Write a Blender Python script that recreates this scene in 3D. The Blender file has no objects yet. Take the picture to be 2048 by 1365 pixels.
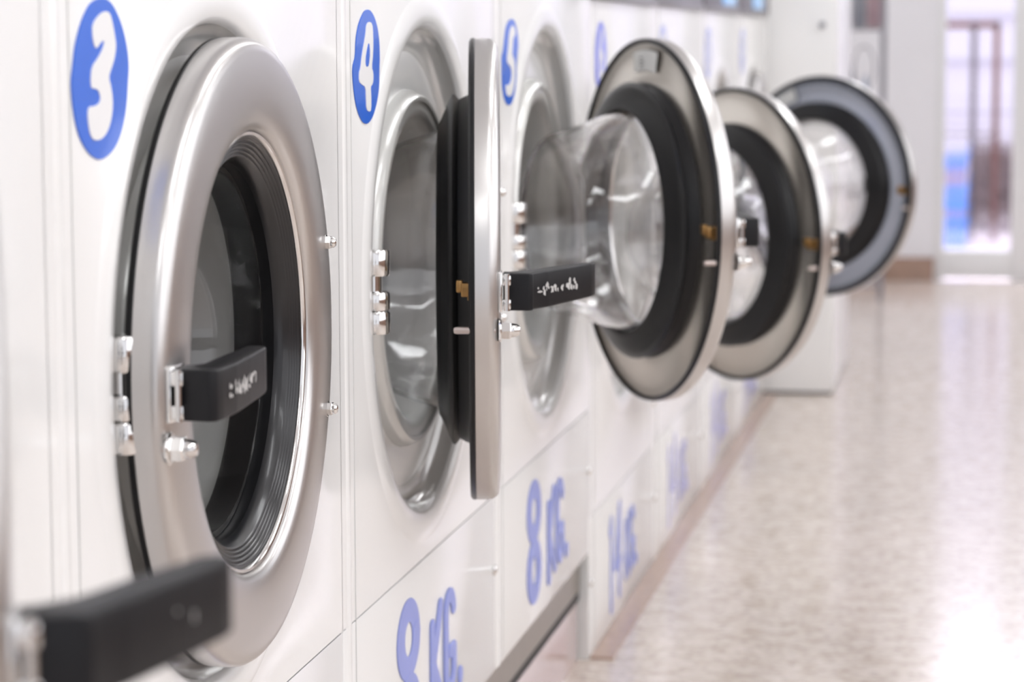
import bpy, bmesh, math, random
from mathutils import Vector, Matrix
random.seed(7)
PI = math.pi
C = bpy.context.scene.collection

# ------------------------------------------------------------------ helpers
def new_mesh(name, verts, faces, mats, smooth=True, fm=None, sharp=35):
    me = bpy.data.meshes.new(name)
    me.from_pydata([tuple(v) for v in verts], [], faces)
    for m in (mats if isinstance(mats, (list, tuple)) else [mats]):
        me.materials.append(m)
    if fm:
        for p, i in zip(me.polygons, fm): p.material_index = i
    bm = bmesh.new(); bm.from_mesh(me)
    bmesh.ops.recalc_face_normals(bm, faces=bm.faces)
    bm.to_mesh(me); bm.free()
    if smooth:
        for p in me.polygons: p.use_smooth = True
        me.set_sharp_from_angle(angle=math.radians(sharp))
    me.update()
    return me

class MB:
    """collects shapes that become ONE mesh"""
    def __init__(s): s.v = []; s.f = []
    def add(s, v, f):
        o = len(s.v); s.v += [tuple(p) for p in v]; s.f += [tuple(i + o for i in q) for q in f]; return s
    def box(s, x0, x1, y0, y1, z0, z1, bev=0.0, rot=None, piv=None, seg=2):
        bm = bmesh.new(); bmesh.ops.create_cube(bm, size=1)
        for v in bm.verts:
            v.co = Vector(((x0+x1)/2 + v.co.x*(x1-x0), (y0+y1)/2 + v.co.y*(y1-y0), (z0+z1)/2 + v.co.z*(z1-z0)))
        if bev: bmesh.ops.bevel(bm, geom=list(bm.edges), offset=bev, segments=seg, profile=.5, affect='EDGES')
        if rot is not None:
            p = Vector(piv) if piv else Vector(((x0+x1)/2, (y0+y1)/2, (z0+z1)/2))
            for v in bm.verts: v.co = rot @ (v.co - p) + p
        bm.verts.index_update()
        s.add([v.co.copy() for v in bm.verts], [[v.index for v in f.verts] for f in bm.faces]); bm.free(); return s
    def lathe(s, prof, c=(0, 0, 0), seg=96, axis='X', closed=False, caps=(False, False)):
        """prof: list of (r, n) around the axis through c"""
        vs = []; fs = []; n = len(prof)
        for k in range(seg):
            a = 2*PI*k/seg; ca, sa = math.cos(a), math.sin(a)
            for r, h in prof:
                if axis == 'X': vs.append((c[0]+h, c[1]+r*ca, c[2]+r*sa))
                elif axis == 'Z': vs.append((c[0]+r*ca, c[1]+r*sa, c[2]+h))
                else: vs.append((c[0]+r*ca, c[1]+h, c[2]+r*sa))
        for k in range(seg):
            a = k*n; b = ((k+1) % seg)*n
            for j in range(n if closed else n-1):
                j2 = (j+1) % n
                fs.append((a+j, a+j2, b+j2, b+j))
        if caps[0]: fs.append(tuple(k*n for k in range(seg)))
        if caps[1]: fs.append(tuple(k*n+n-1 for k in range(seg)))
        return s.add(vs, fs)
    def tube(s, pts, r, seg=10):
        pts = [Vector(p) for p in pts]; vs = []; fs = []
        for i, p in enumerate(pts):
            d = (pts[min(i+1, len(pts)-1)] - pts[max(i-1, 0)]).normalized()
            u = d.cross(Vector((0, 0, 1)) if abs(d.z) < .9 else Vector((1, 0, 0))).normalized(); w = d.cross(u)
            for k in range(seg):
                a = 2*PI*k/seg; vs.append(p + r*(math.cos(a)*u + math.sin(a)*w))
        for i in range(len(pts)-1):
            for k in range(seg):
                a = i*seg+k; b = i*seg+(k+1) % seg
                fs.append((a, b, b+seg, a+seg))
        fs.append(tuple(range(seg))); fs.append(tuple(range((len(pts)-1)*seg, len(pts)*seg)))
        return s.add(vs, fs)
    def prism_z(s, poly, z0, z1, ztaper=None):
        """poly (x,y) extruded in z; ztaper(x,y)->(z0,z1)"""
        n = len(poly); vs = []
        for x, y in poly:
            a, b = ztaper(x, y) if ztaper else (z0, z1); vs += [(x, y, a), (x, y, b)]
        fs = [(2*i, 2*((i+1) % n), 2*((i+1) % n)+1, 2*i+1) for i in range(n)]
        fs += [tuple(2*i for i in range(n)), tuple(2*i+1 for i in range(n))]
        return s.add(vs, fs)
    def plate(s, poly, x, t=.0006):
        """(y,z) outline laid flat on a plane X=x, t thick"""
        n = len(poly)
        vs = [(x, y, z) for y, z in poly] + [(x+t, y, z) for y, z in poly]
        fs = [tuple(range(n)), tuple(range(n, 2*n))] + [(i, (i+1) % n, n+(i+1) % n, n+i) for i in range(n)]
        bm = bmesh.new(); bv = [bm.verts.new(v) for v in vs]
        for f in fs: bm.faces.new([bv[i] for i in f])
        bm.normal_update()
        bmesh.ops.triangulate(bm, faces=[f for f in bm.faces if len(f.verts) > 4]); bm.verts.index_update()
        s.add([v.co.copy() for v in bm.verts], [[v.index for v in f.verts] for f in bm.faces]); bm.free(); return s
    def stroke(s, pts, w, x, t=.0006, wz=None):
        """hand-lettered ribbon on the plane X=x; w = half width across, wz = half width up"""
        wz = wz or w; s.lay = getattr(s, 'lay', 0)
        for i, (y, z) in enumerate(pts):
            s.plate([(y+w*math.cos(a), z+wz*math.sin(a)) for a in [2*PI*k/14 for k in range(14)]], x, t + s.lay*6e-6); s.lay += 1
            if i:
                y0, z0 = pts[i-1]; dy, dz = y-y0, z-z0
                # perpendicular in the stretched metric
                L = math.hypot(dy/w, dz/wz) or 1; py, pz = -(dz/wz)/L*w, (dy/w)/L*wz
                s.plate([(y0+py, z0+pz), (y+py, z+pz), (y-py, z-pz), (y0-py, z0-pz)], x, t + s.lay*6e-6); s.lay += 1
        return s
    def mesh(s, name, mat, smooth=True, sharp=35): return new_mesh(name, s.v, s.f, mat, smooth, None, sharp)

def link(name, me, parent=None, loc=(0, 0, 0), rz=0):
    o = bpy.data.objects.new(name, me); C.objects.link(o)
    o.location = loc; o.rotation_euler = (0, 0, rz)
    if parent: o.parent = parent
    return o
def tag(o, label=None, cat=None, group=None, kind=None):
    if label: o['label'] = label
    if cat: o['category'] = cat
    if group: o['group'] = group
    if kind: o['kind'] = kind
    return o
def struct(name, mb, mat, smooth=False):
    o = link(name, mb.mesh(name, mat, smooth)); o['kind'] = 'structure'; return o

# ------------------------------------------------------------------ materials
def mat(name, col, rough=.5, metal=0, coat=0, noise=None, bump=None, spec=None, emit=None):
    m = bpy.data.materials.new(name); m.use_nodes = True
    nt = m.node_tree; b = nt.nodes['Principled BSDF']
    b.inputs['Base Color'].default_value = (*col, 1); b.inputs['Roughness'].default_value = rough
    b.inputs['Metallic'].default_value = metal; b.inputs['Coat Weight'].default_value = coat
    b.inputs['Coat Roughness'].default_value = .08
    if spec is not None: b.inputs['Specular IOR Level'].default_value = spec
    if emit: b.inputs['Emission Color'].default_value = (*emit[0], 1); b.inputs['Emission Strength'].default_value = emit[1]
    tc = nt.nodes.new('ShaderNodeTexCoord')
    if noise:   # (scale, amount, stretch)
        sc, am, st = noise
        mp = nt.nodes.new('ShaderNodeMapping'); mp.inputs['Scale'].default_value = st
        n = nt.nodes.new('ShaderNodeTexNoise'); n.inputs['Scale'].default_value = sc; n.inputs['Detail'].default_value = 4
        nt.links.new(tc.outputs['Object'], mp.inputs[0]); nt.links.new(mp.outputs[0], n.inputs['Vector'])
        r = nt.nodes.new('ShaderNodeMapRange'); r.inputs['To Min'].default_value = 1-am; r.inputs['To Max'].default_value = 1+am
        nt.links.new(n.outputs['Fac'], r.inputs['Value'])
        mx = nt.nodes.new('ShaderNodeVectorMath'); mx.operation = 'MULTIPLY'
        mx.inputs[0].default_value = col; nt.links.new(r.outputs[0], mx.inputs[1]); nt.links.new(mx.outputs[0], b.inputs['Base Color'])
        if bump:
            bp = nt.nodes.new('ShaderNodeBump'); bp.inputs['Strength'].default_value = bump; bp.inputs['Distance'].default_value = .002
            nt.links.new(n.outputs['Fac'], bp.inputs['Height']); nt.links.new(bp.outputs[0], b.inputs['Normal'])
    return m

M = {}
M['enamel'] = mat('white_enamel', (.90, .90, .895), .25, coat=.35, noise=(3, .015, (1, 1, 1)))
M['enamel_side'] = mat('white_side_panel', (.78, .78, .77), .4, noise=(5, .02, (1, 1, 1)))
M['steel'] = mat('brushed_steel', (.60, .585, .575), .30, 1, noise=(14, .035, (1, 1, 1)))
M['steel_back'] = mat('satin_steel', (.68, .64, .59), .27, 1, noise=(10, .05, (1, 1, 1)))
M['steel_shaded'] = mat('shaded_satin_steel', (.34, .36, .42), .25, 1, noise=(10, .08, (1, 1, 1)))  # same dish steel, with shade and a dark reflection put into its colour
M['chrome'] = mat('chrome', (.78, .77, .76), .1, 1, noise=(30, .04, (1, 1, 1)))
M['recess'] = mat('pearl_grey_metal', (.74, .73, .71), .15, .12, coat=.6, noise=(8, .04, (1, 1, 1)))
M['collar'] = mat('collar_metal', (.74, .74, .72), .24, .25, noise=(8, .03, (1, 1, 1)))
M['drum'] = mat('drum_steel', (.60, .60, .61), .17, 1, noise=(12, .08, (1, 1, 1)))
M['rubber'] = mat('black_rubber', (.006, .006, .007), .33, noise=(20, .2, (1, 1, 1)), spec=.35)
M['darkgrey'] = mat('dark_grey_trim', (.014, .014, .016), .28, .1, coat=.15, noise=(20, .1, (1, 1, 1)))
M['handle'] = mat('charcoal_plastic', (.009, .009, .011), .42, noise=(40, .15, (1, 1, 1)), bump=.08, spec=.28)
M['brass'] = mat('aged_brass', (.34, .2, .08), .3, 1, noise=(60, .3, (1, 1, 1)))
M['pin'] = mat('pin_steel', (.55, .48, .45), .3, 1, noise=(60, .1, (1, 1, 1)))
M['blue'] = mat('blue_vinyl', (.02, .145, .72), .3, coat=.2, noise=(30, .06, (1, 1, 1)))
M['letter'] = mat('glare_paled_lettering', (.27, .33, .76), .35, noise=(12, .15, (1, 1, 1)))  # blue-violet letters, glare lightening built into the colour
M['letter_pale'] = mat('glare_veiled_lettering', (.48, .48, .78), .35, noise=(12, .15, (1, 1, 1)))  # same letters farther off, paled in colour for veiling glare
M['blue_pale'] = mat('glare_veiled_blue_vinyl', (.42, .47, .86), .35, noise=(12, .1, (1, 1, 1)))  # same badge blue, glare and blur haze mixed into the colour
M['blue_mid'] = mat('half_veiled_blue_vinyl', (.22, .26, .82), .35, noise=(12, .1, (1, 1, 1)))  # badge blue with a milder share of the glare haze in it
M['sticker'] = mat('silver_label', (.74, .74, .72), .5, 0, noise=(20, .05, (1, 1, 1)))
M['ink'] = mat('grey_ink', (.12, .12, .12), .5, noise=(20, .05, (1, 1, 1)))
M['worn'] = mat('worn_white_print', (.55, .54, .53), .5, noise=(300, .3, (1, 1, 1)))
M['panel'] = mat('control_panel_grey', (.20, .19, .23), .35, .1, noise=(9, .1, (1, 1, 1)))
M['panel_frame'] = mat('control_panel_frame', (.25, .24, .26), .35, .2, noise=(9, .1, (1, 1, 1)))
M['screen'] = mat('pale_blue_display', (.25, .5, .85), .2, noise=(9, .1, (1, 1, 1)), emit=((.35, .6, 1), .25))
M['groove'] = mat('groove_shadow', (.66, .66, .65), .6, noise=(9, .1, (1, 1, 1)))
M['dark'] = mat('dark_gap', (.03, .03, .03), .6, noise=(9, .1, (1, 1, 1)))
M['plinth'] = mat('pink_polished_stone', (.60, .47, .46), .12, coat=.5, noise=(60, .06, (1, 1, 1)))
M['plinth_steel'] = mat('plinth_steel', (.30, .27, .23), .3, .8, noise=(20, .25, (1, 4, 1)))
M['wall'] = mat('white_wall', (.88, .88, .91), .6, noise=(4, .015, (1, 1, 1)))
M['ceiling'] = mat('white_ceiling', (.85, .85, .85), .7, noise=(4, .02, (1, 1, 1)))
M['skirting'] = mat('brown_stone_skirting', (.40, .27, .21), .25, noise=(40, .2, (1, 1, 1)))
M['edging'] = mat('brown_granite_edging', (.44, .31, .25), .2, noise=(50, .25, (1, 1, 1)))
M['reflection_glass'] = mat('reflection_window_glass', (.10, .11, .14), .1, noise=(2, .2, (1, 1, 1)))
M['dado'] = mat('reflection_brown_dado', (.30, .19, .14), .4, noise=(6, .2, (1, 1, 1)))
M['frame'] = mat('white_door_frame', (.86, .87, .88), .3, noise=(4, .02, (1, 1, 1)))
M['maroon'] = mat('maroon_packet', (.20, .10, .11), .5, noise=(25, .35, (1, 1, 1)))
M['mauve'] = mat('mauve_packet', (.42, .30, .33), .5, noise=(25, .3, (1, 1, 1)))
M['greypack'] = mat('slate_packet', (.25, .26, .30), .5, noise=(25, .3, (1, 1, 1)))
M['wire'] = mat('grey_wire', (.30, .30, .33), .35, .6, noise=(25, .1, (1, 1, 1)))
M['rust'] = mat('rust_brown_paint', (.13, .05, .035), .5, noise=(15, .3, (1, 1, 1)))
M['mauve_pole'] = mat('mauve_grey_paint', (.05, .035, .045), .5, noise=(15, .2, (1, 1, 1)))
M['bluebox'] = mat('sky_blue_box', (.10, .30, .80), .4, noise=(9, .12, (1, 1, 1)))
M['pave'] = mat('pink_paving', (.70, .62, .66), .6, noise=(6, .1, (1, 1, 1)))
M['hedge'] = mat('dry_brown_shrub', (.25, .19, .19), .7, noise=(18, .45, (1, 1, 1)))
M['light'] = mat('tube_diffuser', (.9, .9, .9), .5, noise=(3, .01, (1, 1, 1)), emit=((.97, .985, 1), 12.1))
M['fixture'] = mat('light_fixture_white', (.8, .8, .8), .4, noise=(3, .01, (1, 1, 1)))

def glass_mat(name, mixf, tint=(1, 1, 1), rough=0.0):
    m = bpy.data.materials.new(name); m.use_nodes = True; nt = m.node_tree; nt.nodes.clear()
    out = nt.nodes.new('ShaderNodeOutputMaterial'); mx = nt.nodes.new('ShaderNodeMixShader')
    g = nt.nodes.new('ShaderNodeBsdfGlass'); g.inputs['IOR'].default_value = 1.47; g.inputs['Roughness'].default_value = rough
    g.inputs['Color'].default_value = (*tint, 1)
    t = nt.nodes.new('ShaderNodeBsdfTransparent'); t.inputs['Color'].default_value = (*tint, 1)
    n = nt.nodes.new('ShaderNodeTexNoise'); n.inputs['Scale'].default_value = 6
    r = nt.nodes.new('ShaderNodeMapRange'); r.inputs['To Min'].default_value = mixf-.05; r.inputs['To Max'].default_value = mixf+.05
    nt.links.new(n.outputs['Fac'], r.inputs['Value']); nt.links.new(r.outputs[0], mx.inputs[0])
    nt.links.new(t.outputs[0], mx.inputs[1]); nt.links.new(g.outputs[0], mx.inputs[2]); nt.links.new(mx.outputs[0], out.inputs[0])
    return m
M['glass'] = glass_mat('door_glass', .88, (1, 1, 1))
M['pane'] = glass_mat('window_glass', .3, (.97, .97, 1))

def floor_mat():
    m = bpy.data.materials.new('polished_granite_floor'); m.use_nodes = True; nt = m.node_tree; b = nt.nodes['Principled BSDF']
    tc = nt.nodes.new('ShaderNodeTexCoord')
    def noise(sc, det): 
        n = nt.nodes.new('ShaderNodeTexNoise'); n.inputs['Scale'].default_value = sc; n.inputs['Detail'].default_value = det
        nt.links.new(tc.outputs['Object'], n.inputs['Vector']); return n
    n1 = noise(75, 5); n2 = noise(2.5, 3); n3 = noise(26, 3)
    r = nt.nodes.new('ShaderNodeValToRGB'); e = r.color_ramp.elements
    e[0].position = .30; e[0].color = (.27, .20, .155, 1); e[1].position = .62; e[1].color = (.74, .66, .59, 1)
    e.new(.45).color = (.58, .49, .42, 1)
    nt.links.new(n1.outputs['Fac'], r.inputs[0])
    r2 = nt.nodes.new('ShaderNodeValToRGB'); e = r2.color_ramp.elements
    e[0].position = .35; e[0].color = (.50, .41, .33, 1); e[1].position = .6; e[1].color = (.76, .68, .64, 1)
    nt.links.new(n3.outputs['Fac'], r2.inputs[0])
    mx = nt.nodes.new('ShaderNodeMix'); mx.data_type = 'RGBA'; mx.inputs[0].default_value = .5
    nt.links.new(r.outputs[0], mx.inputs[6]); nt.links.new(r2.outputs[0], mx.inputs[7])
    mr = nt.nodes.new('ShaderNodeMapRange'); mr.inputs['To Min'].default_value = .88; mr.inputs['To Max'].default_value = 1.12
    nt.links.new(n2.outputs['Fac'], mr.inputs['Value'])
    vm = nt.nodes.new('ShaderNodeVectorMath'); vm.operation = 'MULTIPLY'
    nt.links.new(mx.outputs[2], vm.inputs[0]); nt.links.new(mr.outputs[0], vm.inputs[1]); nt.links.new(vm.outputs[0], b.inputs['Base Color'])
    b.inputs['Roughness'].default_value = .16; b.inputs['Specular IOR Level'].default_value = .75
    return m
M['floor'] = floor_mat()

# ------------------------------------------------------------------ geometry constants (metres)
PITCH = .711; Y3 = 1.836            # centre of the machine with badge 3
HW = .3549                          # half width of a cabinet
OFF = .235                          # hinge distance from the door's centre
XH = .004

# ------------------------------------------------------------------ machine pieces (built once, shared by the copies)
cache = {}
def piece(key, fn):
    if key not in cache: cache[key] = fn()
    return cache[key]

def front_panel(zc, zb, zt):
    """pressed front sheet with a round opening and a soft raised lip"""
    prof = [(.241, -.004), (.243, .0), (.247, .003), (.256, .0035), (.266, .0032), (.274, .0005), (.2755, .0)]
    seg = 128; v = []; f = []; n = len(prof)
    for k in range(seg):
        a = 2*PI*(k+.5)/seg; ca, sa = math.cos(a), math.sin(a)
        for r, x in prof: v.append((x, r*ca, zc+r*sa))
        # reach to the rectangle border
        tx = HW/abs(ca) if abs(ca) > 1e-6 else 9e9
        tz = ((zt-zc) if sa > 0 else (zc-zb))/abs(sa) if abs(sa) > 1e-6 else 9e9
        t = min(tx, tz); v.append((0, t*ca, zc+t*sa))
    m = n+1
    for k in range(seg):
        a = k*m; b = ((k+1) % seg)*m
        for j in range(m-1): f.append((a+j, b+j, b+j+1, a+j+1))
    # corners
    for sy, sz in ((1, 1), (-1, 1), (-1, -1), (1, -1)):
        zz = zt if sz > 0 else zb; best = None
        for k in range(seg):
            a = v[k*m+n]; b = v[((k+1) % seg)*m+n]
            if (abs(abs(a[1])-HW) < 1e-5) != (abs(abs(b[1])-HW) < 1e-5) and a[1]*sy > 0 and (a[2]-zc)*sz > 0 and (b[2]-zc)*sz > 0:
                v.append((0, sy*HW, zz)); f.append((k*m+n, ((k+1) % seg)*m+n, len(v)-1))
    return new_mesh('front_panel', v, f, M['enamel'], True, None, 50)

def body(z0, z1):
    mb = MB(); b = HW
    # side sheets, top, bottom and back, with a rolled front edge
    mb.box(-.70, -.0005, -b, -b+.004, z0, z1); mb.box(-.70, -.0005, b-.004, b, z0, z1)
    mb.box(-.70, -.0005, -b+.004, b-.004, z1-.004, z1); mb.box(-.70, -.0005, -b+.004, b-.004, z0, z0+.004)
    mb.box(-.70, -.696, -b+.004, b-.004, z0+.004, z1-.004)
    return mb.mesh('cabinet', M['enamel_side'], False)

def recess_ring(zc):
    prof = [(.2410, -.004), (.2400, -.009), (.2375, -.014), (.2335, -.018), (.228, -.0210), (.221, -.0225), (.218, -.0225)]
    return MB().lathe(prof, (0, 0, zc), 128).mesh('recess_ring', M['recess'])
def recess_floor(zc):
    prof = [(.218, -.0225), (.205, -.0215), (.186, -.021), (.178, -.022)]
    return MB().lathe(prof, (0, 0, zc), 128).mesh('recess_floor', M['enamel'])
def collar(zc):
    prof = [(.1805, -.026), (.1790, -.016), (.1765, -.0095), (.1725, -.0060), (.1690, -.0062), (.1675, -.0085), (.1650, -.0085), (.1600, -.0080), (.1550, -.0100), (.1515, -.0150), (.1500, -.024), (.1500, -.075), (.156, -.082)]
    return MB().lathe(prof, (0, 0, zc), 128).mesh('opening_collar', M['collar'])
def drum(zc):
    prof = [(.154, -.08), (.200, -.085), (.262, -.095), (.268, -.105), (.268, -.50), (.262, -.51), (.10, -.515), (.04, -.50), (.0001, -.50)]
    mb = MB().lathe(prof, (0, 0, zc), 72)
    for k in range(3):      # lifter ribs
        a = PI/2 + .35 + 2*PI*k/3
        rot = Matrix.Rotation(a, 3, 'X')
        mb.box(-.49, -.12, .215, .268, zc-.03, zc+.03, .012, rot=rot, piv=(0, 0, zc))
    return mb.mesh('drum', M['drum'])

def lower_panel(z0, z1):
    mb = MB().box(-.012, 0, -HW, HW, z0, z1-.0014, .0008)
    return mb.mesh('lower_panel', M['enamel'], True)
def edge_strip(z0, z1):
    """thin pressed line beside the rolled side edge"""
    mb = MB()
    mb.box(-.001, .0007, -HW+.046, -HW+.0475, z0, z1)
    return mb.mesh('edge_line', M['groove'], False)
def side_edge(z0, z1, s):
    mb = MB(); pts = []
    n = 10; R = .024; v = []; f = []
    for k in range(n+1):
        a = PI/2*k/n
        v += [(-R+R*math.sin(a) + .0012, s*(HW + .0005 - R + R*math.cos(a)), z0), (-R+R*math.sin(a)+.0012, s*(HW+.0005-R+R*math.cos(a)), z1)]
    for k in range(n): f.append((2*k, 2*k+2, 2*k+3, 2*k+1))
    o = len(v)
    v += [(.0012, s*(HW-R-.004), z0), (.0012, s*(HW-R-.004), z1), (-.0002, s*(HW-R-.008), z0), (-.0002, s*(HW-R-.008), z1)]
    f += [(2*n, o, o+1, 2*n+1), (o, o+2, o+3, o+1)]
    return new_mesh('edge_trim', v, f, M['enamel'], True, None, 60)

def screw(y, z):
    mb = MB().lathe([(.0001, .0045), (.004, .004), (.0062, .002), (.0066, 0), (.0066, -.001)], (0, y, z), 20)
    return mb.mesh('screw', M['chrome'])
def receiver(zc):
    """door catch on the near side of the recess"""
    Y = -.229; mb = MB(); d = zc-.656
    for a, b in ((.669, .693), (.637, .654), (.615, .6362)):
        mb.box(-.022, .004, Y-.004, Y+.012, a+d, b+d, .003)
        mb.lathe([(.0001, b+d), (.0115, b+d), (.0125, b+d-.0015), (.0125, a+d+.0015), (.0115, a+d), (.0001, a+d)], (.001, Y+.009, 0), 24, 'Z')
    mb.lathe([(.0075, .654+d), (.0075, .669+d)], (-.002, Y+.010, 0), 16, 'Z')
    mb.tube([(.002, Y+.019, .640+d), (.004, Y+.024, .634+d), (.004, Y+.025, .626+d)], .0022)
    return mb.mesh('door_catch', M['chrome'])
def catch_hole(zc):
    return MB().lathe([(.0001, -.0245), (.006, -.0245), (.007, -.026)], (0, -.2225, zc-.045), 18).mesh('catch_hole', M['dark'])

# --- the door; local origin on the hinge axis at door height, centre at y = -OFF, +X is the outer face
R = .231
def d_ring():
    prof = [(.2285, -.001), (R, .001), (R, .0125), (.2305, .0165), (.2285, .0200), (.2255, .0225), (.2200, .0236), (.210, .0246), (.190, .0250),
            (.178, .0242), (.170, .0226), (.1655, .0205), (.1635, .0175), (.1635, .011), (.1655, .006),
            (.172, .006), (.188, .010), (.205, .011), (.220, .008), (.2265, .002)]
    return MB().lathe(prof, (0, -OFF, 0), 160, closed=True).mesh('door', M['steel'], True, 50)
def d_back(m='steel_back'):
    """stainless dish on the inner side of the ring"""
    prof = [(.2262, -.0012), (.2220, .0012), (.2120, .0030), (.200, .0022), (.188, .0000), (.178, -.003), (.166, -.004)]
    return MB().lathe(prof, (0, -OFF, 0), 128).mesh('inner_dish', M[m])
def d_seal():
    prof = [(.2245, -.0005), (.2247, -.0030), (.2278, -.0050), (.2308, -.0030), (.2312, .0), (.230, .0012)]
    return MB().lathe(prof, (0, -OFF, 0), 128, closed=True).mesh('rim_seal', M['rubber'])
def d_bead():
    prof = [(.1633, .0155), (.1620, .0172), (.1600, .0168), (.1588, .0150), (.1585, .013), (.1600, .009), (.1633, .009)]
    return MB().lathe(prof, (0, -OFF, 0), 128, closed=True).mesh('inner_bead', M['chrome'])
def d_ribs():
    prof = [(.1588, .0130)]
    r, n = .1580, .0125
    for k in range(5):
        prof += [(r-.0003, n), (r-.0012, n+.0006), (r-.0022, n-.0004), (r-.0026, n-.0016)]
        r -= .0030; n -= .0013
    prof += [(.1420, .004), (.1405, -.001), (.1400, -.004)]
    return MB().lathe(prof, (0, -OFF, 0), 128).mesh('ribbed_trim', M['darkgrey'], True, 50)
def d_gasket():
    prof = [(.176, -.0030), (.1735, -.009), (.1715, -.0125), (.1700, -.0155), (.1735, -.0180), (.1760, -.0205), (.1745, -.0230), (.168, -.0260),
            (.158, -.0300), (.150, -.0335), (.1455, -.0360), (.1425, -.0365), (.1400, -.034), (.1395, -.028), (.1400, -.0035), (.1640, -.0035)]
    return MB().lathe(prof, (0, -OFF, 0), 128, closed=True).mesh('gasket', M['rubber'], True, 50)
def d_glass():
    out = [(.1390, -.012), (.1390, -.0300), (.1372, -.044), (.1325, -.060), (.1260, -.078), (.1195, -.096), (.1150, -.112), (.1125, -.124), (.108, -.1315), (.098, -.1355), (.07, -.138), (.035, -.139), (.0002, -.1393)]
    inn = [(.0002, -.1345), (.035, -.1343), (.07, -.1335), (.096, -.1310), (.1045, -.1275), (.1080, -.121), (.1102, -.110), (.1145, -.095), (.1210, -.077), (.1275, -.0585), (.1325, -.043), (.1342, -.030), (.1342, -.012)]
    return MB().lathe(out+inn, (0, -OFF, 0), 128, closed=True).mesh('glass_bowl', M['glass'], True, 60)
def d_bracket():
    s = -2*OFF+.018
    mb = MB()
    mb.box(.0225, .0262, s-.009, s+.022, -.0205, .0165, .0015)
    mb.box(.0255, .0345, s-.009, s-.001, .004, .0140, .002); mb.box(.0255, .0345, s-.009, s-.001, -.0180, -.008, .002)
    mb.lathe([(.0001, -.0190), (.0026, -.0190), (.0026, .0150), (.0001, .0150)], (.0305, s-.007, 0), 12, 'Z')
    return mb.mesh('handle_bracket', M['chrome'])
def d_handle(ang):
    """lever: a square block standing off the bracket, then a flat arm that runs towards the glass"""
    s0 = -2*OFF+.016
    c = Vector((.047, s0+.012)); L = .100
    d = Vector((math.sin(ang), math.cos(ang))); nrm = Vector((d.y, -d.x))
    w = .0105
    def P(a, b): q = c + d*a + nrm*b; return (q.x, q.y)
    poly = [(.027, s0-.001), (.051, s0-.004), (.0555, s0-.001)]
    poly += [P(-.004, w), P(.02, w+.001), P(.05, w), P(L-.012, w-.002), P(L-.004, w-.004), P(L, w-.008), P(L-.001, -w+.006), P(L-.006, -w+.003), P(.05, -w+.001), P(.016, -w)]
    poly += [(.032, s0+.022), (.027, s0+.022)]
    def zt(x, y):
        a = (Vector((x, y))-c).dot(d); t = max(0, min(1, (a-.004)/(L)))
        h = .0172 - .0014*t - (.0012 if t > .95 else 0); c0 = -.002 + .005*t
        return (-h+c0, h+c0)
    mb = MB().prism_z(poly, 0, 0, zt)
    bm = bmesh.new(); me0 = mb.mesh('x', M['handle'], False); bm.from_mesh(me0); bpy.data.meshes.remove(me0)
    bmesh.ops.bevel(bm, geom=list(bm.edges), offset=.0018, segments=3, profile=.5, affect='EDGES', clamp_overlap=True)
    bm.verts.index_update()
    o = MB(); o.add([v.co.copy() for v in bm.verts], [[v.index for v in f.verts] for f in bm.faces]); bm.free()
    return o.mesh('lever_handle', M['handle'], True, 40)
def d_wear(ang, seed):
    """worn white print on the outer side of the arm"""
    rnd = random.Random(seed)
    s0 = -2*OFF+.016; c = Vector((.047, s0+.012)); d = Vector((math.sin(ang), math.cos(ang))); nrm = Vector((d.y, -d.x)); w = .0109
    mb = MB(); a = .006 if seed > 2 else .05
    while a < .080:
        n = rnd.choice((1, 2, 2, 3)) if seed > 2 else 1
        for _ in range(n):
            aa = a + rnd.uniform(-.001, .002); z = rnd.uniform(-.0055, .0025) + .05*aa; ww = rnd.uniform(.0005, .0016); hh = rnd.uniform(.0008, .0036)
            t = aa/.1
            off = w + .001*min(1, aa/.02) + (-.001*(aa-.02)/.03 if aa > .02 else 0) - (.002*(aa-.05)/.032 if aa > .05 else 0)
            q0 = c+d*(aa-ww)+nrm*(off+.0002); q1 = c+d*(aa+ww)+nrm*(off+.0002)
            e = rnd.uniform(-.6, .6)*hh
            mb.add([(q0.x, q0.y, z-hh*.5), (q1.x, q1.y, z-hh+e*.3), (q1.x, q1.y, z+hh*.7), ((q0.x+q1.x)/2, (q0.y+q1.y)/2, z+hh), (q0.x, q0.y, z+hh*.3+e*.2)], [(0, 1, 2, 3, 4)])
        a += rnd.uniform(.0012, .0055)*(1 if seed > 2 else 3)
    return mb.mesh('worn_print', M['worn'], False)
def d_nut():
    s = -2*OFF+.012; z = -.037; b = .0228
    mb = MB().lathe([(.0001, b), (.0105, b), (.0110, b+.0015), (.0100, b+.0025), (.0001, b+.0025)], (0, s, z), 28)
    mb.lathe([(.0001, b+.0025), (.0084, b+.0025), (.0088, b+.0035), (.0088, b+.0105), (.0078, b+.0115), (.0001, b+.0115)], (0, s, z), 6)
    mb.lathe([(.0066, b+.011), (.0066, b+.0125), (.0060, b+.0165), (.0042, b+.0195), (.0001, b+.0205)], (0, s, z), 20)
    return mb.mesh('acorn_nut', M['chrome'], True, 25)
def d_hbolt():
    y = -.033; b = .0215
    mb = MB().lathe([(.0001, b), (.0072, b), (.0075, b+.002), (.0062, b+.003)], (0, y, -.002), 24)
    mb.lathe([(.0001, b+.0025), (.0056, b+.0025), (.0058, b+.0065), (.0050, b+.0072)], (0, y, -.002), 6)
    mb.lathe([(.0046, b+.007), (.0044, b+.009), (.0030, b+.0108), (.0001, b+.0115)], (0, y, -.002), 18)
    return mb.mesh('hinge_bolt', M['chrome'], True, 30)
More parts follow.
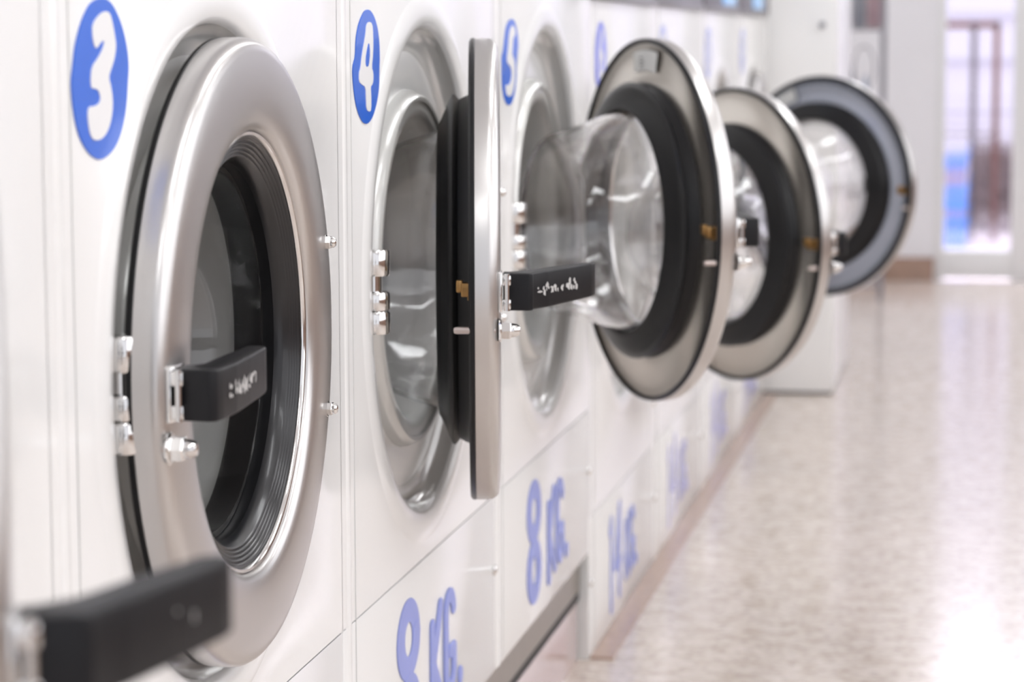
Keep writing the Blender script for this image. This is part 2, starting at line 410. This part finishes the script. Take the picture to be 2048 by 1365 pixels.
def d_latch():
    s = -2*OFF+.024; mb = MB()
    mb.box(-.012, .010, s-.006, s+.010, -.007, .006, .0015)
    mb.box(-.0165, -.010, s-.004, s+.006, -.003, .0085, .0015); mb.box(-.006, .002, s-.008, s+.012, -.010, -.006, .001)
    return mb.mesh('latch_hook', M['brass'])
def d_pin():
    s = -2*OFF+.012
    return MB().lathe([(.0001, .020), (.0034, .020), (.0034, -.016), (.0026, -.0185), (.0001, -.0190)], (0, s, -.037), 16).mesh('stop_pin', M['pin'])
def d_label(cdeg):
    n = 10; v = []; f = []
    for k in range(n+1):
        a = math.radians(cdeg-10.5 + 21*k/n)
        for r in (.1905, .2165):
            x = .0002 if r < .2 else .0010
            v.append((x-.0022, -OFF+r*math.cos(a), r*math.sin(a)))
    for k in range(n): f.append((2*k, 2*k+1, 2*k+3, 2*k+2))
    return new_mesh('rating_label', v, f, M['sticker'])
def d_ink(cdeg):
    mb = MB(); a = math.radians(cdeg-3)
    for k in range(3):
        rr = .196 + .005*k; w = (.006, .009, .005)[k]; y = -OFF+rr*math.cos(a); z = rr*math.sin(a)
        x = -.0024
        mb.add([(x, y-w, z), (x, y+w, z), (x, y+w, z+.0018), (x, y-w, z+.0018)], [(0, 1, 2, 3)])
    return mb.mesh('small_print', M['ink'], False)
def hinge_arm():
    mb = MB()
    mb.box(-.026, .002, -.012, .004, -.018, .018, .003)
    mb.lathe([(.0001, -.021), (.006, -.021), (.006, .021), (.0001, .021)], (0, 0, 0), 16, 'Z')
    return mb.mesh('hinge', M['chrome'])

# --- signs on the cabinets, outlines in metres from the machine's centre line
BADGE3 = [(-0.2918, 0.8885), (-0.2828, 0.898), (-0.2697, 0.9069), (-0.2566, 0.9103), (-0.2431, 0.911), (-0.231, 0.9091), (-0.219, 0.9027), (-0.2071, 0.892), (-0.1992, 0.8788), (-0.1968, 0.8671), (-0.2001, 0.8554), (-0.2024, 0.8437), (-0.2082, 0.8322), (-0.2164, 0.8225), (-0.2269, 0.8154), (-0.2421, 0.8103), (-0.2568, 0.8085), (-0.271, 0.8112), (-0.2847, 0.8177), (-0.2957, 0.8269), (-0.3027, 0.8398), (-0.3063, 0.854), (-0.3059, 0.8603), (-0.3022, 0.8681), (-0.2983, 0.8791)]
DIGIT3 = [(-0.2672, 0.8942), (-0.2559, 0.8999), (-0.2436, 0.9029), (-0.2339, 0.9017), (-0.2294, 0.896), (-0.225, 0.887), (-0.2229, 0.8805), (-0.2269, 0.8723), (-0.2337, 0.8658), (-0.2389, 0.8609), (-0.2344, 0.8543), (-0.2315, 0.8461), (-0.233, 0.8379), (-0.2384, 0.8298), (-0.2461, 0.8244), (-0.256, 0.8215), (-0.268, 0.8214), (-0.2749, 0.8246), (-0.2782, 0.8311), (-0.2796, 0.8391), (-0.2761, 0.8431), (-0.2676, 0.8428), (-0.2579, 0.8442), (-0.2544, 0.8474), (-0.2574, 0.8523), (-0.2635, 0.854), (-0.2716, 0.8542), (-0.2726, 0.8598), (-0.2698, 0.8678), (-0.2575, 0.8733), (-0.2475, 0.8797), (-0.2448, 0.8846), (-0.2521, 0.883), (-0.2605, 0.8789), (-0.2642, 0.8806), (-0.2676, 0.887)]
BADGE4 = [(-0.2694, 0.9044), (-0.2567, 0.9104), (-0.2458, 0.9121), (-0.2316, 0.9111), (-0.2148, 0.9039), (-0.2023, 0.891), (-0.1978, 0.8729), (-0.2011, 0.8548), (-0.2016, 0.8407), (-0.2117, 0.8268), (-0.2268, 0.8151), (-0.244, 0.8093), (-0.2608, 0.8092), (-0.2771, 0.8156), (-0.2905, 0.8267), (-0.298, 0.8404), (-0.3022, 0.856), (-0.2994, 0.8637), (-0.2911, 0.8694), (-0.2889, 0.8849), (-0.2803, 0.8966)]
DIGIT4 = [(-0.2531, 0.8977), (-0.2446, 0.9011), (-0.2295, 0.8998), (-0.2265, 0.8889), (-0.2271, 0.873), (-0.2336, 0.8591), (-0.2278, 0.8561), (-0.2273, 0.8471), (-0.2334, 0.8436), (-0.2385, 0.8423), (-0.2363, 0.8333), (-0.2368, 0.8214), (-0.2436, 0.8196), (-0.2544, 0.8222), (-0.2557, 0.8318), (-0.257, 0.8426), (-0.2718, 0.8449), (-0.2815, 0.8479), (-0.2812, 0.8557), (-0.2753, 0.8596), (-0.2708, 0.8693), (-0.2621, 0.881), (-0.255, 0.8908)]
HOLE4 = [(-0.2560, 0.8605), (-0.2575, 0.8672), (-0.2508, 0.8771), (-0.2440, 0.883), (-0.2405, 0.8731), (-0.2460, 0.8610)]
BADGE5 = [(-0.2578, 0.9076), (-0.2395, 0.9095), (-0.2225, 0.9071), (-0.2055, 0.8956), (-0.197, 0.88), (-0.2059, 0.8671), (-0.2119, 0.8542), (-0.2121, 0.8386), (-0.221, 0.8232), (-0.2383, 0.812), (-0.2595, 0.8081), (-0.2803, 0.8117), (-0.2966, 0.8222), (-0.3044, 0.84), (-0.3069, 0.8551), (-0.3039, 0.8663), (-0.2929, 0.8726), (-0.2858, 0.8877), (-0.276, 0.9004)]
DIGIT5 = [(-0.258, 0.8954), (-0.2439, 0.9018), (-0.2283, 0.9006), (-0.2199, 0.8929), (-0.2257, 0.8891), (-0.2371, 0.8865), (-0.2401, 0.8749), (-0.243, 0.8673), (-0.229, 0.8621), (-0.2234, 0.8517), (-0.2265, 0.8363), (-0.2381, 0.8236), (-0.2551, 0.8188), (-0.2774, 0.8205), (-0.2855, 0.8296), (-0.2799, 0.8333), (-0.2661, 0.8318), (-0.2492, 0.8366), (-0.2448, 0.8468), (-0.2545, 0.8546), (-0.2712, 0.8573), (-0.2766, 0.8624), (-0.2681, 0.875), (-0.2623, 0.8877)]
def smooth(poly, it=2):
    for _ in range(it):
        q = []
        for i in range(len(poly)):
            a, b = poly[i], poly[(i+1) % len(poly)]
            q += [(a[0]*.75+b[0]*.25, a[1]*.75+b[1]*.25), (a[0]*.25+b[0]*.75, a[1]*.25+b[1]*.75)]
        poly = q
    return poly
def arc(cy, cz, ry, rz, a0, a1, n=14):
    return [(cy+ry*math.cos(math.radians(a0+(a1-a0)*k/n)), cz+rz*math.sin(math.radians(a0+(a1-a0)*k/n))) for k in range(n+1)]
cy, cz = -.252, .860
STROKES = {
 2: [arc(cy, cz+.016, .018, .016, 150, -20) + [(cy-.016, cz-.03), (cy+.020, cz-.03)]],
 6: [[(cy+.008, cz+.034), (cy-.012, cz+.008)] + arc(cy, cz-.012, .016, .018, 150, 510)],
 7: [[(cy-.018, cz+.030), (cy+.018, cz+.030), (cy-.004, cz-.032)]],
 8: [arc(cy, cz+.016, .013, .014, 0, 360), arc(cy, cz-.015, .016, .016, 0, 360)],
 9: [arc(cy, cz+.012, .015, .017, 0, 360) + [(cy+.014, cz-.004), (cy+.002, cz-.034)]],
}
def badge(n):
    o = {4: BADGE4, 5: BADGE5}.get(n, BADGE3)
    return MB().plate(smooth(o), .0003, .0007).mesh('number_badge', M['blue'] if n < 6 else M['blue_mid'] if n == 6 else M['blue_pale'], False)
def digit(n):
    mb = MB()
    if n in (3, 4, 5): mb.plate(smooth({3: DIGIT3, 4: DIGIT4, 5: DIGIT5}[n], 1), .0010, .0006)
    else:
        for s in STROKES[n]: mb.stroke(s, .0065, .0010)
    return mb.mesh('number', M['white_vinyl'], False)
def digit_hole():
    return MB().plate(smooth(HOLE4, 1), .0016, .0004).mesh('number_counter', M['blue'], False)
M['white_vinyl'] = mat('white_vinyl', (.85, .85, .86), .35, noise=(9, .02, (1, 1, 1)))

def lettering(kind, pale=False):
    mb = MB(); x = .0004
    if kind == 8:
        c = -.097                                             # the figure eight
        mb.stroke(arc(c, .2975, .034, .029, 0, 360, 28), .0165, x, wz=.0115)
        mb.stroke(arc(c, .2215, .034, .030, 0, 360, 28), .0165, x, wz=.0115)
        w, z = .0105, .0075
        mb.stroke([(.012, .286), (.012, .188)], w, x, wz=z)    # K
        mb.stroke([(.052, .300), (.016, .244), (.058, .196)], w, x, wz=z)
        mb.stroke([(.118, .284)] + arc(.098, .280, .020, .021, 20, 170) + [(.078, .25)] + arc(.098, .222, .020, .021, 190, 350) + [(.118, .240), (.100, .240)], w, x, wz=z)
        mb.stroke([(.150, .200), (.1505, .203)], w, x, wz=.009)
    else:
        w, z = .0105, .008
        mb.stroke([(-.150, .148), (-.136, .164), (-.136, .026)], w, x, wz=z)
        mb.stroke([(-.050, .024+.01), (-.050, .172), (-.098, .084), (-.034, .084)], w, x, wz=z)
        w, z = .009, .007
        mb.stroke([(.018, .132), (.018, .046)], w, x, wz=z)
        mb.stroke([(.056, .140), (.022, .090), (.060, .044)], w, x, wz=z)
        mb.stroke([(.112, .128)] + arc(.096, .122, .017, .018, 20, 170) + [(.079, .09)] + arc(.096, .068, .017, .018, 190, 350) + [(.113, .088), (.098, .088)], w, x, wz=z)
        mb.stroke([(.140, .050), (.1405, .053)], w, x, wz=.008)
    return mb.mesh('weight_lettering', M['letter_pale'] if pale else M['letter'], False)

def control_panel(big):
    mb = MB()
    if big: mb.box(-.004, .004, -HW+.002, HW-.002, .943, 1.075, .002)
    else: mb.box(-.004, .004, -HW+.03, HW-.03, .985, 1.085, .004)
    return mb.mesh('control_panel', M['panel'])
def cp_frame():
    mb = MB(); a, b = -HW+.002, HW-.002
    mb.box(.003, .007, a, b, .941, .951, .001); mb.box(.003, .007, a, b, 1.067, 1.077, .001)
    mb.box(.003, .007, a, a+.012, .951, 1.067, .001); mb.box(.003, .007, b-.012, b, .951, 1.067, .001)
    return mb.mesh('panel_frame', M['panel_frame'])
def cp_screen(a, b):
    return MB().box(.004, .0065, a, b, .957, 1.058, .001).mesh('display', M['screen'])
def cp_dial():
    return MB().lathe([(.0001, .022), (.018, .022), (.020, .019), (.021, .004), (.021, .002)], (0, .20, 1.035), 28).mesh('dial', M['chrome'])

ORD = {2: '2', 3: '3', 4: '4', 5: '5', 6: '6', 7: '7', 8: '8', 9: '9'}
def washing_machine(num, ang, label, dy=0.0, hand=0.0, back_label=0):
    big = num >= 6
    zc = .579 if big else .6555
    z0 = 0.0 if big else .157
    zs = .205 if big else .3645
    yc = Y3 + PITCH*(num-3)
    r = bpy.data.objects.new('washing_machine', None); C.objects.link(r); r.location = (0, yc, 0)
    tag(r, label, 'washing machine', 'washing machines standing in a row along the wall')
    k = 'big' if big else 'small'
    link('cabinet', piece('body'+k, lambda: body(z0, 1.12)), r)
    link('front_panel', piece('front'+k, lambda: front_panel(zc, zs, 1.12)), r)
    link('lower_panel', piece('low'+k, lambda: lower_panel(z0+(.003 if big else 0), zs)), r)
    link('edge_trim', piece('edge'+k, lambda: side_edge(z0, 1.12, -1)), r)
    link('edge_line', piece('line'+k, lambda: edge_strip(z0+.004, 1.11)), r)
    rr = link('recess_ring', piece('rr'+k, lambda: recess_ring(zc)), r)
    link('recess_floor', piece('rf'+k, lambda: recess_floor(zc)), r)
    co = link('opening_collar', piece('co'+k, lambda: collar(zc)), r)
    link('drum', piece('dr'+k, lambda: drum(zc)), r)
    link('door_catch', piece('rc'+k, lambda: receiver(zc)), r)
    link('catch_hole', piece('ch'+k, lambda: catch_hole(zc)), r)
    bd = link('number_badge', piece('bd%d' % num, lambda: badge(num)), r); tag(bd, 'round blue badge with the white number %d' % num)
    link('number', piece('dg%d' % num, lambda: digit(num)), bd)
    if num == 4: link('number_counter', piece('dh', digit_hole), bd)
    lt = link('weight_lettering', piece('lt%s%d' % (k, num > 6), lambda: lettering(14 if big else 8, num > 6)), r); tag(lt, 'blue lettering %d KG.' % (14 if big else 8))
    link('screw', piece('sc1', lambda: screw(.3585-.010, .277)), r)
    if big: link('screw', piece('sc2', lambda: screw(-.346, .112)), r)
    cp = link('control_panel', piece('cp'+k, lambda: control_panel(big)), r)
    if big:
        link('panel_frame', piece('cpf', cp_frame), cp)
        if num >= 8:
            link('display', piece('scr%d' % num, lambda: cp_screen(*((-.02, .25) if num == 8 else (-.05, .21)))), cp)
    else: link('dial', piece('dial', cp_dial), cp)
    off = OFF + dy
    for z in (-.07, .066): link('hinge', piece('hinge', hinge_arm), r, (XH, off, zc+z))
    d = link('door', piece('door', d_ring), r, (XH, off, zc), math.radians(ang))
    for nm, fn in (('inner_dish', d_back), ('rim_seal', d_seal), ('inner_bead', d_bead), ('ribbed_trim', d_ribs), ('gasket', d_gasket), ('glass_bowl', d_glass),
                   ('handle_bracket', d_bracket), ('acorn_nut', d_nut), ('latch_hook', d_latch), ('stop_pin', d_pin)):
        if nm == 'inner_dish' and num == 8: link(nm, d_back('steel_shaded'), d)
        else: link(nm, piece(nm, fn), d)
    ho = (0, .035, 0) if num == 8 else (0, 0, 0)
    for c in d.children:
        if c.name.startswith(('handle_bracket', 'acorn_nut')): c.location = ho
    lv = link('lever_handle', piece('hd%.2f' % hand, lambda: d_handle(hand)), d, ho)
    link('worn_print', d_wear(hand, num), d, ho)
    for z in (-.068, .068): link('hinge_bolt', piece('hb', d_hbolt), d, (0, 0, z))
    if back_label:
        lb = link('rating_label', piece('lab%d' % back_label, lambda: d_label(back_label)), d); tag(lb, 'silver rating label')
        link('small_print', piece('ink%d' % back_label, lambda: d_ink(back_label)), lb)
    return r

washing_machine(2, 23.1, 'white washing machine cut off by the left edge, its blurred black door lever closest', dy=-.055, hand=.72)
washing_machine(3, .6, 'white washing machine with blue badge 3 and its steel door pushed shut', hand=.06)
washing_machine(4, 11.0, 'white washing machine with blue badge 4, round door open and seen edge-on', hand=.72)
washing_machine(5, 30.5, 'white washing machine with blue badge 5, glass bowl of its open door showing', hand=.2, back_label=90)
washing_machine(6, 40.5, 'white 14 KG washing machine with badge 6, first with a front reaching the floor', dy=.07, hand=.1)
washing_machine(7, 0.0, 'white 14 KG washing machine with badge 7, its door closed behind the open doors', hand=.06)
washing_machine(8, 57.0, 'white 14 KG washing machine whose wide open door is the farthest and rightmost one', hand=.1, back_label=60)
washing_machine(9, 0.0, 'last white 14 KG washing machine of the row, beside the projecting tall white cabinet', hand=.06)

# ------------------------------------------------------------------ setting
struct('floor', MB().box(-1.2, 3.2, -2.5, 9.72, -.05, 0), M['floor'])
struct('ceiling', MB().box(-1.2, 3.2, -2.5, 9.72, 2.75, 2.8), M['ceiling'])
struct('wall_left', MB().box(-.80, -.72, -2.5, 9.7, 0, 2.75), M['wall'])
struct('wall_right', MB().box(3.1, 3.2, -2.5, 9.7, 0, 2.75), M['wall'])
# far wall: solid piece beside the glazed door, and above it
wf = MB(); wf.box(-.72, .345, 9.72, 9.82, 0, 2.75); wf.box(.345, 1.40, 9.72, 9.82, 2.15, 2.75); wf.box(1.40, 3.1, 9.72, 9.82, 0, 2.75)
struct('wall_far', wf, M['wall'])
struct('baseboard_far', MB().box(-.02, .345, 9.695, 9.72, 0, .085, .002), M['skirting'])
struct('trim_1', MB().box(.0005, .034, 3.62, 6.46, 0, .004), M['edging'])
# the stone plinth the smaller machines stand on, with its steel edge
struct('trim_2', MB().box(-.70, -.016, .40, 3.6045, 0, .090), M['plinth'])
struct('trim_3', MB().box(-.70, -.012, .40, 3.6045, .104, .157), M['plinth_steel'])
struct('trim_5', MB().box(-.70, -.013, .40, 3.6045, .090, .104), M['dark'])
# unseen, added for contrast in reflections: window band and brown dado on the right wall
ww = MB()
for k in range(5): ww.box(3.085, 3.1, -1.2+2.1*k, .5+2.1*k, 1.0, 2.1)
struct('reflection_window_1', ww, M['reflection_glass'])
struct('trim_6', MB().box(3.08, 3.1, -2.5, 9.7, 0, .85), M['dado'])
# glazed street door
dd = bpy.data.objects.new('door_1', None); C.objects.link(dd); dd.location = (.36, 9.76, 0); dd['kind'] = 'structure'
fr = MB(); fr.box(-.015, .018, -.04, .04, 0, 2.15, .004); fr.box(.262, .34, -.04, .04, 0, 2.15, .004)
fr.box(.018, .262, -.04, .04, .01, .112, .004); fr.box(.018, .262, -.04, .04, 2.05, 2.15, .004); fr.box(.34, 1.04, -.04, .04, .01, .112, .004)
fr.box(.34, 1.04, -.04, .04, 2.05, 2.15, .004); fr.box(1.0, 1.04, -.04, .04, .112, 2.05, .004)
link('door_frame', fr.mesh('door_frame', M['frame'], True), dd)
link('glass_pane', MB().box(.018, .262, -.004, .004, .112, 2.05).mesh('glass_pane', M['pane'], False), dd)
link('glass_pane', MB().box(.34, 1.0, -.004, .004, .112, 2.05).mesh('glass_pane', M['pane'], False), dd)

# tall white cabinet projecting at the end of the row
r = bpy.data.objects.new('tall_cabinet', None); C.objects.link(r); r.location = (0, 6.85, 0)
tag(r, 'tall plain white cabinet projecting past the end of the row of machines', 'cabinet')
link('cabinet_body', MB().box(-.70, .170, -.345, .345, .004, 1.95, .008).mesh('cabinet_body', M['enamel'], True), r)
link('base_shadow', MB().box(-.68, .166, -.340, .340, 0, .005).mesh('base_shadow', M['dark'], False), r)  # dark strip standing for the thin shadow under the cabinet
link('door_knob', MB().lathe([(.0001, -.359), (.007, -.358), (.008, -.352), (.005, -.344)], (.136, 0, .922), 20, 'Y').mesh('door_knob', M['wire']), r)

# wire rack with packets in the far corner
r = bpy.data.objects.new('display_rack', None); C.objects.link(r); r.location = (.10, 9.0, 0)
tag(r, 'narrow grey wire rack standing against the far wall behind the tall white cabinet', 'rack')
mb = MB()
for x in (-.075, .08):
    for y in (-.10, .10): mb.tube([(x, y, 0), (x, y, 1.25)], .006)
for z in (.05, .35, .62, .922, 1.25):
    mb.tube([(-.075, -.10, z), (.08, -.10, z)], .004); mb.tube([(-.075, .10, z), (.08, .10, z)], .004)
    mb.tube([(-.075, -.10, z), (-.075, .10, z)], .004); mb.tube([(.08, -.10, z), (.08, .10, z)], .004)
    for k in range(4): mb.tube([(-.045+.03*k, -.10, z), (-.045+.03*k, .10, z)], .0025)
link('wire_frame', mb.mesh('wire_frame', M['wire']), r)
link('hanging_hoop', MB().tube([(.02+.035*math.cos(a), -.106, .79+.075*math.sin(a)) for a in [2*PI*k/20 for k in range(21)]], .003).mesh('hanging_hoop', M['wire']), r)
def packet(name, x0, x1, z0, z1, m, label, y=8.93):
    mb = MB(); n = 6; v = []; f = []
    mb.box(x0, x1, y, y+.10, z0, z1, .006); mb.box(x0+.002, x1-.002, y+.046, y+.054, z1-.004, z1+.012, .001)
    o = link(name, mb.mesh(name, m, True)); tag(o, label, 'packet'); return o
packet('detergent_packet', .026, .074, .927, 1.09, M['maroon'], 'dark maroon packet on the left of the wire rack top shelf')
packet('detergent_packet', .080, .118, .927, 1.05, M['greypack'], 'slate grey packet between the two reddish ones on the wire rack')
packet('detergent_packet', .124, .172, .927, 1.08, M['mauve'], 'mauve packet on the right of the wire rack top shelf')
mb = MB().lathe([(.0001, 0), (.009, 0), (.010, .01), (.010, .12), (.005, .145), (.005, .165), (.0001, .166)], (.082, 8.94, .6245), 20, 'Z')
tag(link('bottle', mb.mesh('bottle', M['greypack'])), 'slim dark bottle on the middle shelf of the wire rack', 'bottle')
mb = MB().lathe([(.0001, 0), (.013, 0), (.014, .01), (.014, .10), (.007, .125), (.007, .14), (.0001, .141)], (.124, 8.94, .6245), 20, 'Z')
M['palebottle'] = mat('pale_blue_bottle', (.45, .52, .62), .3, noise=(9, .1, (1, 1, 1)))
tag(link('bottle', mb.mesh('bottle', M['palebottle'])), 'pale blue bottle on the middle shelf of the wire rack', 'bottle')

# ------------------------------------------------------------------ outside, seen through the glazed door
struct('trim_4', MB().box(-3, 5, 9.85, 22, -.10, -.06), M['pave'])
o = MB()
sh = bpy.data.objects.new('street_shelter', None); C.objects.link(sh); sh.location = (.45, 12.5, -.06)
tag(sh, 'rust brown metal post frame standing on the pavement outside the glass door', 'shelter')
link('post', MB().box(-.008, .018, -.02, .02, 0, 1.03, .003).mesh('post', M['mauve_pole'], True), sh)
link('post', MB().box(.095, .125, -.02, .02, 0, 1.03, .003).mesh('post', M['rust'], True), sh)
link('top_rail', MB().box(-.30, .125, -.02, .02, 1.00, 1.03, .003).mesh('top_rail', M['rust'], True), sh)
link('middle_rail', MB().box(-.30, .095, -.008, .008, .495, .507, .002).mesh('middle_rail', M['mauve_pole'], True), sh)
for z, zz, lb in ((-.06, .085, 'blue crate at the bottom of the stack outside the glass door'), (.11, .235, 'blue crate in the middle of the stack outside the glass door'), (.30, .375, 'blue crate on top of the stack outside the glass door')):
    c = bpy.data.objects.new('plastic_crate', None); C.objects.link(c); c.location = (.383, 12.2, z)
    tag(c, lb, 'crate', 'blue crates stacked outside')
    hh = zz-z; mb = MB()
    mb.box(-.055, .055, -.1, .1, 0, hh*.8, .004); mb.box(-.06, .06, -.105, .105, hh*.74, hh*.9, .003)
    for q in range(5): mb.box(-.045+.022*q-.003, -.045+.022*q+.003, -.106, -.1, .006, hh*.72, .001)
    link('crate_shell', mb.mesh('crate_shell', M['bluebox'], True), c)
    link('crate_slat', MB().box(-.05, .05, -.09, .09, hh*.9, (.11-z if z < 0 else (.30-z if z < .2 else hh)), .002).mesh('crate_slat', M['mauve'], True), c)
# shrub: stem and leaves
sr = bpy.data.objects.new('street_shrub', None); C.objects.link(sr); sr.location = (.56, 13.2, -.06)
tag(sr, 'brownish leafy shrub outside, right of the blue crates', 'shrub')
rnd = random.Random(3); v = []; f = []
for i in range(1500):
    a = rnd.uniform(0, 2*PI); z = rnd.uniform(0, .43)**1; rr = .14*math.sqrt(rnd.random())*(1.1-.4*z/.43)
    p = Vector((rr*math.cos(a), rr*math.sin(a)*1.5, z)); q = Vector((rnd.uniform(-1, 1), rnd.uniform(-1, 1), rnd.uniform(-1, 1))).normalized()*.022
    w = q.cross(Vector((rnd.uniform(-1, 1), rnd.uniform(-1, 1), rnd.uniform(-1, 1)))).normalized()*.011
    o = len(v); v += [p-q, p+w, p+q, p-w]; f.append((o, o+1, o+2, o+3))
link('foliage', new_mesh('foliage', v, f, M['hedge'], False), sr)
link('stem', MB().tube([(0, 0, 0), (.01, 0, .2), (0, .01, .38)], .012).mesh('stem', M['rust']), sr)
# pale building across the street
bl = bpy.data.objects.new('building', None); C.objects.link(bl); bl.location = (.4, 19, -.06)
tag(bl, 'pale lilac building front across the street behind the glass door', 'building')
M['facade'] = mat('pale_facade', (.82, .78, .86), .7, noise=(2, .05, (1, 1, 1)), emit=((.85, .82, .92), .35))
M['facade_dark'] = mat('pale_facade_band', (.60, .56, .66), .7, noise=(2, .05, (1, 1, 1)))
link('facade', MB().box(-4, 5, 0, .3, 0, 5).mesh('facade', M['facade'], False), bl)
for z in (.42, .78, 1.10, 1.75): link('ledge', MB().box(-4, 5, -.06, 0, z, z+.022).mesh('ledge', M['facade_dark'], False), bl)

# ------------------------------------------------------------------ light
w = bpy.data.worlds.new('World'); bpy.context.scene.world = w; w.use_nodes = True
bg = w.node_tree.nodes['Background']; bg.inputs[0].default_value = (.93, .94, 1, 1); bg.inputs[1].default_value = 1.08
for i, (x, y) in enumerate([(.95, -.6), (.95, 1.4), (.95, 3.4), (.95, 5.4), (.95, 7.4), (2.3, .4), (2.3, 2.6), (2.3, 5.0), (.7, 8.9)]):  # the last, far-end one is added to brighten the far wall
    t = bpy.data.objects.new('ceiling_light', None); C.objects.link(t); t.location = (x, y, 2.75)
    tag(t, 'long white fluorescent ceiling light above the aisle', 'ceiling light', 'ceiling lights')
    link('housing', MB().box(-.12, .12, -.64, .64, -.05, 0, .006).mesh('housing', M['fixture'], True), t)
    link('diffuser', MB().box(-.10, .10, -.62, .62, -.062, -.048, .004).mesh('diffuser', M['light'], True), t)
def area(name, loc, rot, sx, sy, p, col):
    l = bpy.data.lights.new(name, 'AREA'); l.shape = 'RECTANGLE'; l.size = sx; l.size_y = sy; l.energy = p; l.color = col
    o = bpy.data.objects.new(name, l); C.objects.link(o); o.location = loc; o.rotation_euler = rot; return o
area('fill_light', (3.0, 3.0, 1.7), (0, math.radians(90), 0), 1.6, 9, 74, (.98, .98, 1))  # unseen fill lamp added to brighten the white fronts, recesses and drums
area('street_light', (1.0, 11.5, 3.2), (math.radians(-35), 0, 0), 4, 3, 260, (.97, .95, 1))

# ------------------------------------------------------------------ camera
cam = bpy.data.cameras.new('Camera'); co = bpy.data.objects.new('Camera', cam); C.objects.link(co)
Rv = Vector((0.98325676183335, 0.18220114718331062, -0.002980314426450737)); Uv = Vector((-0.017925097409919807, 0.11298349487707357, 0.993435161834031)); Fv = Rv.cross(Uv)*-1
mw = Matrix(((Rv.x, Uv.x, -Fv.x, .56), (Rv.y, Uv.y, -Fv.y, 0), (Rv.z, Uv.z, -Fv.z, .8824), (0, 0, 0, 1)))
co.matrix_world = mw
cam.sensor_width = 36; cam.lens = 5200/2048*36; cam.clip_start = .02; cam.clip_end = 100
cam.dof.use_dof = True; cam.dof.focus_distance = 2.12; cam.dof.aperture_fstop = 7.5
bpy.context.scene.camera = co
vs = bpy.context.scene.view_settings; vs.view_transform = 'Standard'; vs.look = 'None'; vs.exposure = 0; vs.gamma = 1
